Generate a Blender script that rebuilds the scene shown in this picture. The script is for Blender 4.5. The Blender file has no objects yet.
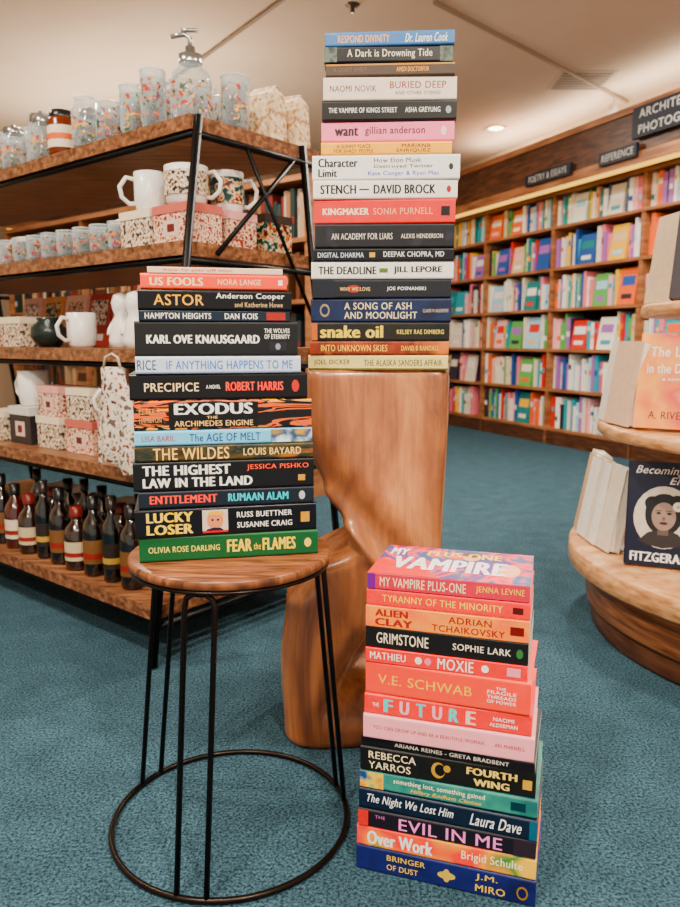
import bpy, math, random
from mathutils import Matrix, Vector
random.seed(7)
SC = bpy.context.scene
COL = SC.collection
R = math.radians
SATV=1.0
def lin(c,g=1.32,sat=None):
    if sat is None: sat=SATV
    o=[]
    for x in c[:3]:
        x=x/255.0
        o.append(x/12.92 if x<=0.04045 else ((x+0.055)/1.055)**2.4)
    l=0.2126*o[0]+0.7152*o[1]+0.0722*o[2]
    o=[max(0.0,l+(v-l)*sat) for v in o]
    o=[min(1.0,v**g) for v in o]
    return (o[0],o[1],o[2],1.0)

# ------------------------------------------------------------ materials
MATS={}
def newmat(name):
    m=bpy.data.materials.new(name); m.use_nodes=True
    nt=m.node_tree
    return m,nt,nt.nodes['Principled BSDF']
def mat(c,rough=0.45,metal=0.0,name='paint',coat=0.0,spec=0.35):
    k=('p',tuple(c),rough,metal,coat,spec)
    if k in MATS: return MATS[k]
    m,nt,b=newmat(name+'_%d_%d_%d'%tuple(c[:3]))
    b.inputs['Roughness'].default_value=rough
    b.inputs['Metallic'].default_value=metal
    b.inputs['Coat Weight'].default_value=coat
    b.inputs['Specular IOR Level'].default_value=spec
    n=nt.nodes.new('ShaderNodeTexNoise'); n.inputs['Scale'].default_value=60
    tc=nt.nodes.new('ShaderNodeTexCoord'); nt.links.new(tc.outputs['Object'],n.inputs['Vector'])
    r=nt.nodes.new('ShaderNodeValToRGB')
    L=lin(c)
    r.color_ramp.elements[0].position=0.3; r.color_ramp.elements[1].position=0.7
    r.color_ramp.elements[0].color=(L[0]*0.93,L[1]*0.93,L[2]*0.93,1)
    r.color_ramp.elements[1].color=(min(1,L[0]*1.05),min(1,L[1]*1.05),min(1,L[2]*1.05),1)
    nt.links.new(n.outputs['Fac'],r.inputs['Fac']); nt.links.new(r.outputs['Color'],b.inputs['Base Color'])
    MATS[k]=m; return m
def noisecol(nt,cols,scale,stretch,const,lo,hi,detail,dist):
    tc=nt.nodes.new('ShaderNodeTexCoord'); mp=nt.nodes.new('ShaderNodeMapping')
    mp.inputs['Scale'].default_value=stretch
    n=nt.nodes.new('ShaderNodeTexNoise'); n.inputs['Scale'].default_value=scale
    n.inputs['Detail'].default_value=detail; n.inputs['Distortion'].default_value=dist
    r=nt.nodes.new('ShaderNodeValToRGB'); cr=r.color_ramp
    if const: cr.interpolation='CONSTANT'
    N=len(cols)
    cr.elements[0].position=lo; cr.elements[0].color=lin(cols[0])
    cr.elements[1].position=hi; cr.elements[1].color=lin(cols[-1])
    for i in range(1,N-1):
        e=cr.elements.new(lo+(hi-lo)*i/(N-1)); e.color=lin(cols[i])
    nt.links.new(tc.outputs['Object'],mp.inputs['Vector']); nt.links.new(mp.outputs['Vector'],n.inputs['Vector'])
    nt.links.new(n.outputs['Fac'],r.inputs['Fac'])
    return n,r
def pat(cols,scale=20,stretch=(1,1,1),const=False,rough=0.45,lo=0.32,hi=0.68,detail=3,dist=0.0,bump=0.0,spec=0.35):
    k=('n',tuple(map(tuple,cols)),scale,stretch,const,rough,lo,hi,detail,dist,bump,spec)
    if k in MATS: return MATS[k]
    m,nt,b=newmat('pattern')
    b.inputs['Roughness'].default_value=rough
    b.inputs['Specular IOR Level'].default_value=spec
    n,r=noisecol(nt,cols,scale,stretch,const,lo,hi,detail,dist)
    nt.links.new(r.outputs['Color'],b.inputs['Base Color'])
    if bump>0:
        bp=nt.nodes.new('ShaderNodeBump'); bp.inputs['Strength'].default_value=bump; bp.inputs['Distance'].default_value=0.004
        nt.links.new(n.outputs['Fac'],bp.inputs['Height']); nt.links.new(bp.outputs['Normal'],b.inputs['Normal'])
    MATS[k]=m; return m
def emis(c,s,name='lamp_glow'):
    m,nt,b=newmat(name)
    b.inputs['Base Color'].default_value=lin(c)
    b.inputs['Emission Color'].default_value=lin(c); b.inputs['Emission Strength'].default_value=s
    return m
def glassmat(tint=(240,243,243),w=0.08,decal=None,scale=60):
    m=bpy.data.materials.new('clear_glass'); m.use_nodes=True; nt=m.node_tree
    for n in list(nt.nodes): nt.nodes.remove(n)
    o=nt.nodes.new('ShaderNodeOutputMaterial'); t=nt.nodes.new('ShaderNodeBsdfTransparent'); g=nt.nodes.new('ShaderNodeBsdfPrincipled')
    t.inputs['Color'].default_value=lin(tint,1,1)
    g.inputs['Base Color'].default_value=lin((215,222,224)); g.inputs['Roughness'].default_value=0.06; g.inputs['Specular IOR Level'].default_value=0.9
    l=nt.nodes.new('ShaderNodeLayerWeight'); l.inputs['Blend'].default_value=0.25
    ma=nt.nodes.new('ShaderNodeMath'); ma.operation='ADD'; ma.inputs[1].default_value=w; ma.use_clamp=True
    mx=nt.nodes.new('ShaderNodeMixShader')
    nt.links.new(l.outputs['Facing'],ma.inputs[0]); nt.links.new(ma.outputs[0],mx.inputs[0])
    nt.links.new(t.outputs[0],mx.inputs[1]); nt.links.new(g.outputs[0],mx.inputs[2])
    if decal:
        n,r=noisecol(nt,decal,scale*.6,(1,1,1),True,.3,.7,1,0)
        d=nt.nodes.new('ShaderNodeBsdfPrincipled'); d.inputs['Roughness'].default_value=.4
        nt.links.new(r.outputs['Color'],d.inputs['Base Color'])
        n2=nt.nodes.new('ShaderNodeTexNoise'); n2.inputs['Scale'].default_value=scale; n2.inputs['Detail'].default_value=2
        tc=nt.nodes.new('ShaderNodeTexCoord'); nt.links.new(tc.outputs['Object'],n2.inputs['Vector'])
        gt=nt.nodes.new('ShaderNodeMath'); gt.operation='GREATER_THAN'; gt.inputs[1].default_value=.55; nt.links.new(n2.outputs['Fac'],gt.inputs[0])
        m2=nt.nodes.new('ShaderNodeMixShader'); nt.links.new(gt.outputs[0],m2.inputs[0]); nt.links.new(mx.outputs[0],m2.inputs[1]); nt.links.new(d.outputs[0],m2.inputs[2])
        nt.links.new(m2.outputs[0],o.inputs[0])
    else: nt.links.new(mx.outputs[0],o.inputs[0])
    return m
GLASS=glassmat()
DEC1=glassmat(decal=[(190,40,40),(230,180,90),(60,110,80),(210,120,120),(240,236,230)],scale=75)
DEC2=glassmat(decal=[(60,90,70),(226,150,60),(180,40,50),(120,90,120),(230,200,190)],scale=90)
WOOD=pat([(122,78,48),(162,110,70),(190,136,90)],3,(2,2,30),rough=0.35,dist=0.6)
WOODH=pat([(104,68,44),(144,100,68),(176,130,94)],3,(3,28,28),rough=0.38,dist=0.5)
WOODL=pat([(186,136,90),(214,166,116),(230,186,138)],3,(8,8,30),rough=0.3,dist=0.4)
WOODD=pat([(82,54,38),(106,72,50),(124,86,62)],3,(3,3,20),rough=0.4)
CASE=pat([(146,98,64),(174,122,82),(194,142,100)],2,(2,2,14),rough=0.45)
SEATW=pat([(90,58,38),(150,98,62),(178,122,80)],6,(2,22,2),rough=0.3,dist=0.8)
PAGES=pat([(214,204,186),(244,238,226),(228,218,202)],60,(0.5,0.5,25),rough=0.8,lo=0.3,hi=0.7)
WALLM=pat([(222,200,174),(228,208,182)],3,rough=.9)
CEILM=pat([(234,214,190),(240,222,200)],2,rough=.9)
SATV=1.34
BLACKM=mat((34,32,32),0.4,0.6,'black_steel')
BRONZE=mat((66,58,54),0.3,0.85,'dark_metal')
FLORAL=pat([(70,110,80),(190,80,70),(240,236,228),(230,218,202),(238,234,226),(200,130,120),(60,90,130)],85,const=True,rough=0.25,lo=0.36,hi=0.64,detail=2)
FLORAL2=pat([(150,60,56),(220,190,172),(236,220,204),(222,190,174),(180,120,90),(90,60,50)],95,const=True,rough=0.3,lo=0.36,hi=0.64,detail=2)
FLORAL3=pat([(70,60,60),(200,184,164),(236,226,210),(190,160,136),(90,74,64)],80,const=True,rough=0.3,lo=0.36,hi=0.64,detail=2)
FLORAL4=pat([(40,60,60),(90,130,120),(220,206,180),(196,120,60),(60,50,50)],60,const=True,rough=0.3,lo=0.36,hi=0.64,detail=2)
WHITEC=mat((238,234,228),0.25,0,'ceramic')

# ------------------------------------------------------------ mesh builder
class MB:
    def __init__(s): s.v=[];s.f=[];s.m=[];s.s=[];s.mats=[]
    def mi(s,m):
        if m not in s.mats: s.mats.append(m)
        return s.mats.index(m)
    def add(s,vs,fs,m,smooth=False,M=None):
        o=len(s.v); i=s.mi(m)
        for v in vs:
            s.v.append(tuple(M@Vector(v)) if M is not None else tuple(v))
        for f in fs:
            s.f.append(tuple(o+k for k in f)); s.m.append(i); s.s.append(smooth)
    def box(s,x0,x1,y0,y1,z0,z1,m,M=None):
        vs=[(x0,y0,z0),(x1,y0,z0),(x1,y1,z0),(x0,y1,z0),(x0,y0,z1),(x1,y0,z1),(x1,y1,z1),(x0,y1,z1)]
        fs=[(3,2,1,0),(4,5,6,7),(0,1,5,4),(1,2,6,5),(2,3,7,6),(3,0,4,7)]
        s.add(vs,fs,m,False,M)
    def lathe(s,prof,m,c=(0,0,0),n=24,smooth=True,M=None):
        vs=[];fs=[]
        for (r,z) in prof:
            for k in range(n):
                a=2*math.pi*k/n
                vs.append((c[0]+r*math.cos(a),c[1]+r*math.sin(a),c[2]+z))
        for i in range(len(prof)-1):
            for k in range(n):
                k2=(k+1)%n
                fs.append((i*n+k,i*n+k2,(i+1)*n+k2,(i+1)*n+k))
        s.add(vs,fs,m,smooth,M)
    def tube(s,path,r,m,n=8,closed=False,M=None):
        P=[Vector(p) for p in path]; N=len(P); vs=[];fs=[]
        prev=None
        for i in range(N):
            if closed: t=(P[(i+1)%N]-P[i-1])
            else: t=P[min(i+1,N-1)]-P[max(i-1,0)]
            t.normalize()
            if prev is None:
                up=Vector((0,0,1)) if abs(t.z)<0.9 else Vector((1,0,0))
                a=t.cross(up).normalized()
            else:
                a=(prev-t*prev.dot(t)).normalized()
            prev=a; b=t.cross(a)
            for k in range(n):
                q=2*math.pi*k/n
                vs.append(tuple(P[i]+a*r*math.cos(q)+b*r*math.sin(q)))
        E=N if closed else N-1
        for i in range(E):
            j=(i+1)%N
            for k in range(n):
                k2=(k+1)%n
                fs.append((i*n+k,i*n+k2,j*n+k2,j*n+k))
        if not closed:
            fs.append(tuple(range(n-1,-1,-1))); fs.append(tuple((N-1)*n+k for k in range(n)))
        s.add(vs,fs,m,True,M)
    def mesh(s,name):
        me=bpy.data.meshes.new(name); me.from_pydata(s.v,[],s.f)
        for m in s.mats: me.materials.append(m)
        me.polygons.foreach_set('material_index',s.m); me.polygons.foreach_set('use_smooth',s.s)
        me.update(); return me
    def obj(s,name,parent=None,loc=(0,0,0),rz=0,M=None):
        o=bpy.data.objects.new(name,s.mesh(name)); COL.objects.link(o)
        if M is not None: o.matrix_world=M
        else: o.location=loc; o.rotation_euler=(0,0,rz)
        if parent: o.parent=parent
        return o
def inst(name,me,loc,rz=0,sc=1.0):
    o=bpy.data.objects.new(name,me); COL.objects.link(o); o.location=loc; o.rotation_euler=(0,0,rz)
    o.scale=(sc,sc,sc) if not isinstance(sc,tuple) else sc
    return o
def empty(name,loc=(0,0,0),rz=0):
    e=bpy.data.objects.new(name,None); COL.objects.link(e); e.location=loc; e.rotation_euler=(0,0,rz); e.empty_display_size=0.1
    return e

# ------------------------------------------------------------ text
TC={}
def textgeo(t,shear=0.0):
    k=(t,shear)
    if k in TC: return TC[k]
    c=bpy.data.curves.new('lettering','FONT'); c.body=t; c.resolution_u=3; c.shear=shear; c.fill_mode='FRONT'; c.space_character=1.08
    o=bpy.data.objects.new('lettering',c); COL.objects.link(o)
    me=bpy.data.meshes.new_from_object(o)
    vs=[tuple(v.co) for v in me.vertices]; fs=[tuple(p.vertices) for p in me.polygons]
    bpy.data.objects.remove(o); bpy.data.curves.remove(c); bpy.data.meshes.remove(me)
    if not vs: vs=[(0,0,0),(1,0,0),(0,1,0)]; fs=[]
    x0=min(v[0] for v in vs);x1=max(v[0] for v in vs);y0=min(v[1] for v in vs);y1=max(v[1] for v in vs)
    g=([((v[0]-x0)/(x1-x0),(v[1]-y0)/(y1-y0)) for v in vs],fs,x1-x0)
    TC[k]=g; return g
def labels(mb,labs,mp):
    ne=0
    for L in labs:
        k=L[0]; ne+=1; e=0.00015+0.00006*ne
        if k in('t','b','i'):
            _,t,x0,x1,z0,z1,c=L
            vs,fs,wd=textgeo(t,0.35 if k=='i' else 0)
            st={'t':0.022,'b':0.05,'i':0.022}[k]/wd       # stroke thickening: overlapping copies side by side
            nn=3 if k=='b' else 2
            for q in range(nn):
                dx=st*q; dz=(0.02 if (k=='b' and q==1) else 0)
                mb.add([mp(x0+(x1-x0)*(p[0]*(1-st*(nn-1))+dx),z0+(z1-z0)*(p[1]*(1-.02)+dz),e+q*.00001) for p in vs],fs,mat(c,0.45))
        elif k=='r':
            _,x0,x1,z0,z1,c=L
            m=c if isinstance(c,bpy.types.Material) else mat(c,0.4)
            mb.add([mp(x0,z0,e),mp(x1,z0,e),mp(x1,z1,e),mp(x0,z1,e)],[(0,1,2,3)],m)
        elif k=='p':
            _,pts,c=L
            mb.add([mp(a,b,e) for a,b in pts],[tuple(range(len(pts)))],mat(c,0.4))
        elif k=='e':
            _,xc,zc,rx,rz,c=L
            mb.add([mp(xc+rx*math.cos(2*math.pi*i/24),zc+rz*math.sin(2*math.pi*i/24),e) for i in range(24)],[tuple(range(24))],mat(c,0.4))

def bookmesh(t,L,D,cover,labs=(),top=(),front=(),soft=False,cov_rough=None):
    mb=MB()
    if cov_rough is None: cov_rough=random.choice((.28,.36,.5))
    cm=cover if isinstance(cover,bpy.types.Material) else mat(cover,cov_rough,0,'cover',0.0,0.35)
    c=0.0008 if soft else 0.0024
    r=min(0.0012 if soft else 0.0032,t*0.35)
    out=[(D,t)]
    for i in range(5):
        a=math.pi/2*i/4; out.append((r-r*math.sin(a),t-r+r*math.cos(a)))
    for i in range(5):
        a=math.pi/2*i/4; out.append((r-r*math.cos(a),r-r*math.sin(a)))
    out.append((D,0))
    inn=[(D,c),(c+0.001,c),(c+0.001,t-c),(D,t-c)]
    ring=out+inn; n=len(ring); h=L/2
    vs=[(-h,y,z) for y,z in ring]+[(h,y,z) for y,z in ring]
    fs=[(i,(i+1)%n,n+(i+1)%n,n+i) for i in range(n)]
    mb.add(vs,fs,cm)
    for sx in (-h,h):
        mb.add([(sx,y,z) for y,z in [(r,t),(D,t),(D,t-c),(c+.001,t-c)]],[(0,1,2,3)],cm)
        mb.add([(sx,y,z) for y,z in [(r,0),(D,0),(D,c),(c+.001,c)]],[(0,1,2,3)],cm)
        mb.add([(sx,y,z) for y,z in out[1:11]+[(c+.001,c),(c+.001,t-c)]],[tuple(range(12))],cm)
    ins=0.0 if soft else 0.0035
    mb.box(-h+ins+0.0002,h-ins-0.0002,c+0.001,D-ins-0.0003,c,t-c,PAGES)
    z0=r*0.4; zz=t-2*z0
    labels(mb,labs,lambda u,v,e:(-h+u*L,-e,z0+v*zz))
    labels(mb,top,lambda u,v,e:(-h+u*L,v*D,t+e))
    labels(mb,front,lambda u,v,e:(h-v*L,u*D,t+e))
    return mb

def stack(books,x,y,z,rot,D0=0.155,jit=1.0):
    E=empty('book_stack',(x,y,z),R(rot)); zc=0
    for i,b in enumerate(reversed(books)):
        t,off,L,cov,labs=b[:5]; kw=dict(b[5]) if len(b)>5 else {}
        D=kw.pop('D',min(D0,L*0.66)); dy=kw.pop('dy',random.uniform(-0.002,0.002)*jit); ra=kw.pop('rot',random.uniform(-1.1,1.1)*jit)
        mb=bookmesh(t,L,D,cov,labs,**kw)
        mb.obj('book_%d'%(i+1),E,(off,dy,zc),R(ra))
        zc+=t+0.0003
    return zc

W=(246,244,238); Y=(240,200,60)
k=0.00138
S1=[
(6*k,-.011,.181,(232,208,190),[('t','how to piss off men',.12,.62,.2,.85,(190,50,40))],{'soft':True}),
(15*k,-.013,.196,(240,104,60),[('b','US FOOLS',.06,.42,.2,.8,(250,225,190)),('t','NORA LANGE',.52,.82,.3,.72,(250,220,190)),('r',.94,.97,.3,.7,W)]),
(20*k,-.012,.207,(24,22,24),[('t','ASTOR',.1,.42,.22,.8,(232,186,100)),('t','Anderson Cooper',.5,.95,.52,.9,W),('t','and Katherine Howe',.62,.94,.15,.42,(200,180,150))]),
(10*k,-.013,.204,(44,54,66),[('t','HAMPTON HEIGHTS',.04,.47,.2,.82,W),('t','DAN KOIS',.56,.78,.2,.82,W),('r',.84,.97,.1,.9,(160,60,50))],{'soft':True}),
(34*k,-.011,.221,(22,22,24),[('b','KARL OVE KNAUSGAARD',.07,.76,.36,.62,W),('t','THE WOLVES',.79,.95,.68,.82,W),('t','OF ETERNITY',.79,.95,.5,.64,W),('r',.82,.93,.12,.4,(50,50,56)),('e',.875,.26,.016,.1,(160,160,166))]),
(17*k,-.009,.225,(212,220,230),[('t','RICE',.01,.12,.2,.85,(60,70,100)),('t','IF ANYTHING HAPPENS TO ME',.18,.95,.22,.8,(90,130,190)),('r',.0,1,.0,.07,(150,160,190))]),
(26*k,-.009,.244,(28,25,27),[('t','PRECIPICE',.08,.38,.32,.68,(240,220,190)),('t','A NOVEL',.42,.5,.42,.58,W),('b','ROBERT HARRIS',.53,.86,.32,.7,(236,90,58)),('e',.93,.5,.022,.26,(190,60,50))]),
(30*k,-.004,.246,pat([(20,18,20),(28,22,22),(210,120,40),(24,20,20),(240,180,94),(20,18,20)],11,(1,1,6),True,detail=2,dist=1.5),[('r',.19,.69,.05,.95,(20,18,20)),('t','PETER F.',.03,.15,.55,.75,(200,170,120)),('t','HAMILTON',.03,.15,.25,.45,(200,170,120)),('b','EXODUS',.22,.66,.52,.92,W),('t','THE',.4,.46,.36,.46,(230,200,160)),('t','ARCHIMEDES ENGINE',.22,.66,.1,.3,(235,205,160))]),
(15*k,-.004,.246,(150,202,226),[('t','LISA BARIL',.04,.22,.28,.72,(170,60,50)),('t','The AGE OF MELT',.3,.7,.2,.82,(40,80,130)),('r',.76,1,.0,1,pat([(150,190,210),(226,238,242),(50,90,120),(200,170,80)],30))]),
(16*k,-.004,.248,pat([(50,38,30),(104,90,54),(34,58,54),(160,118,76)],18,(1,1,3)),[('t','THE WILDES',.1,.52,.05,.92,(246,212,160)),('t','LOUIS BAYARD',.6,.93,.25,.78,(240,216,170))]),
(30*k,-.005,.252,(28,28,32),[('b','THE HIGHEST',.05,.53,.54,.9,W),('b','LAW IN THE LAND',.05,.65,.1,.44,W),('t','JESSICA PISHKO',.62,.97,.62,.86,(236,110,64)),('r',.91,.95,.2,.42,(200,160,60))]),
(18*k,-.002,.246,(30,42,54),[('b','ENTITLEMENT',.06,.44,.26,.78,(236,90,68)),('b','RUMAAN ALAM',.5,.85,.26,.78,(100,196,206)),('e',.93,.5,.018,.28,(200,200,200))]),
(29*k,-.003,.256,(28,29,35),[('b','LUCKY',.06,.31,.54,.92,(242,216,110)),('b','LOSER',.06,.31,.08,.46,(242,216,110)),('r',.36,.5,.06,.94,(220,206,196)),('e',.43,.52,.045,.34,(214,156,126)),('p',[(.38,.6),(.4,.88),(.47,.9),(.485,.62),(.47,.74),(.4,.74)],(228,190,90)),('e',.415,.55,.007,.04,(60,40,40)),('e',.445,.55,.007,.04,(60,40,40)),('p',[(.37,.06),(.385,.2),(.42,.26),(.46,.24),(.49,.06)],(40,40,70)),('r',.36,.5,.06,.14,(180,40,40)),('t','RUSS BUETTNER',.55,.86,.6,.82,W),('t','SUSANNE CRAIG',.55,.86,.2,.42,W),('r',.91,.96,.3,.7,(200,160,84))]),
(26*k,0,.254,(36,104,70),[('t','OLIVIA ROSE DARLING',.05,.44,.36,.62,(235,225,150)),('b','FEAR',.48,.62,.25,.8,(250,220,116)),('t','the',.63,.67,.3,.6,(240,210,110)),('b','FLAMES',.68,.87,.25,.8,(250,220,116)),('e',.94,.5,.02,.2,(235,216,140))]),
]
stack(S1,-.157,1.03,.4405,12)

k=0.001554
S2=[
(14*k,.0107,.205,(100,136,176),[('t','RESPOND DIVINITY',.1,.5,.2,.8,(238,190,66)),('i','Dr. Lauren Cook',.62,.95,.15,.85,(240,240,240))]),
(16*k,.0091,.205,(24,24,30),[('t','A Dark is Drowning Tide',.18,.84,.18,.85,(228,222,206)),('r',.0,.1,.0,1,pat([(30,30,36),(120,130,120),(50,60,60)],60)),('r',.9,1,.0,1,pat([(30,30,36),(120,130,120),(50,60,60)],60))]),
(13*k,.012,.206,(92,78,66),[('t','A QUIET SHELF',.06,.32,.3,.7,(130,108,86)),('t','AMEDI DOCTORFOR',.55,.8,.3,.7,(236,182,80)),('r',0,1,.85,1,(190,150,90))]),
(23*k,.012,.214,(232,220,208),[('t','NAOMI NOVIK',.05,.4,.36,.66,(120,50,50)),('t','BURIED DEEP',.5,.92,.5,.82,(150,60,50)),('t','AND OTHER STORIES',.54,.88,.22,.38,(120,90,80))]),
(20*k,.011,.216,(22,23,24),[('t','THE VAMPIRE OF KINGS STREET',.05,.56,.38,.66,(230,230,225)),('t','ASHA GREYUNG',.62,.88,.38,.66,(230,230,225)),('e',.94,.5,.02,.2,(180,180,180))]),
(20*k,.009,.215,(238,152,174),[('b','want',.1,.28,.28,.74,(60,30,40)),('t','gillian anderson',.33,.78,.25,.78,(60,30,40)),('e',.92,.5,.02,.26,(245,220,225))]),
(13*k,.007,.212,(240,194,54),[('t','A SUNNY PLACE',.12,.38,.52,.85,(90,60,20)),('t','FOR SHADY PEOPLE',.1,.4,.12,.44,(90,60,20)),('t','MARIANA',.62,.84,.52,.88,(120,40,40)),('t','ENRIQUEZ',.58,.84,.1,.44,(120,40,40))]),
(25*k,.0065,.240,(238,236,232),[('b','Character',.04,.31,.52,.9,(26,28,34)),('b','Limit',.04,.17,.1,.44,(26,28,34)),('t','How Elon Musk',.42,.74,.7,.9,(40,40,44)),('t','Destroyed Twitter',.42,.82,.42,.62,(40,40,44)),('t','Kate Conger & Ryan Mac',.38,.86,.1,.34,(50,100,190)),('e',.94,.5,.015,.14,(60,60,60))]),
(19*k,.0057,.236,(240,236,230),[('b','STENCH',.05,.3,.24,.78,(28,28,30)),('r',.32,.39,.46,.54,(30,30,32)),('b','DAVID BROCK',.42,.85,.24,.78,(28,28,30)),('e',.94,.5,.015,.2,(160,40,40))]),
(25*k,.005,.232,(206,26,28),[('b','KINGMAKER',.06,.39,.36,.66,(248,228,204)),('t','SONIA PURNELL',.42,.84,.36,.66,(248,180,156)),('r',.9,.96,.3,.7,(30,20,20))]),
(25*k,.005,.229,pat([(22,24,30),(32,34,42),(22,24,30),(50,52,60)],30),[('t','AN ACADEMY FOR LIARS',.12,.56,.34,.62,(214,210,200)),('t','ALEXIS HENDERSON',.62,.92,.38,.58,(214,210,200))]),
(14*k,.004,.232,(18,20,26),[('t','DIGITAL DHARMA',.03,.36,.28,.72,(200,210,220)),('r',.4,.44,.3,.7,(210,180,60)),('t','DEEPAK CHOPRA, MD',.5,.93,.25,.78,(225,225,225))]),
(18*k,.002,.236,(236,234,228),[('b','THE DEADLINE',.05,.46,.26,.76,(24,24,26)),('r',.48,.54,.36,.64,(110,130,70)),('b','JILL LEPORE',.58,.92,.26,.76,(24,24,26))]),
(20*k,.001,.231,(26,31,42),[('r',.0,.16,.0,1,(36,42,54)),('e',.3,.5,.05,.22,(160,74,40)),('t','WHY WE LOVE',.2,.42,.38,.6,(220,200,156)),('t','JOE POSNANSKI',.54,.82,.36,.62,(238,238,232))]),
(25*k,0,.235,pat([(28,40,70),(38,54,88),(26,38,66)],20),[('t','A SONG OF ASH',.24,.72,.54,.86,(226,216,188)),('t','AND MOONLIGHT',.24,.76,.12,.44,(226,216,188)),('e',.1,.5,.035,.3,(160,150,126)),('e',.1,.5,.025,.2,(30,46,86)),('t','CLAIRE M ANDREWS',.8,.98,.4,.56,(190,185,170))]),
(20*k,0,.231,pat([(30,30,28),(48,44,32),(26,28,26)],16),[('b','snake oil',.06,.52,.14,.86,(232,214,116)),('t','KELSEY RAE DIMBERG',.62,.96,.36,.62,(224,210,146)),('r',.0,.04,0,1,(190,120,40))]),
(15*k,-.002,.234,pat([(180,96,48),(116,60,44),(208,140,70)],14),[('t','INTO UNKNOWN SKIES',.08,.56,.24,.78,(248,206,96)),('t','DAVID B RANDALL',.66,.93,.3,.7,(244,206,126))]),
(16*k,-.004,.236,(228,216,164),[('t','JOEL DICKER',.04,.3,.26,.74,(50,40,30)),('t','THE ALASKA SANDERS AFFAIR',.4,.96,.26,.74,(60,80,60)),('r',0,1,0,.08,(90,100,60))]),
]
stack(S2,.068,1.262,.7005,-3)

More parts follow.
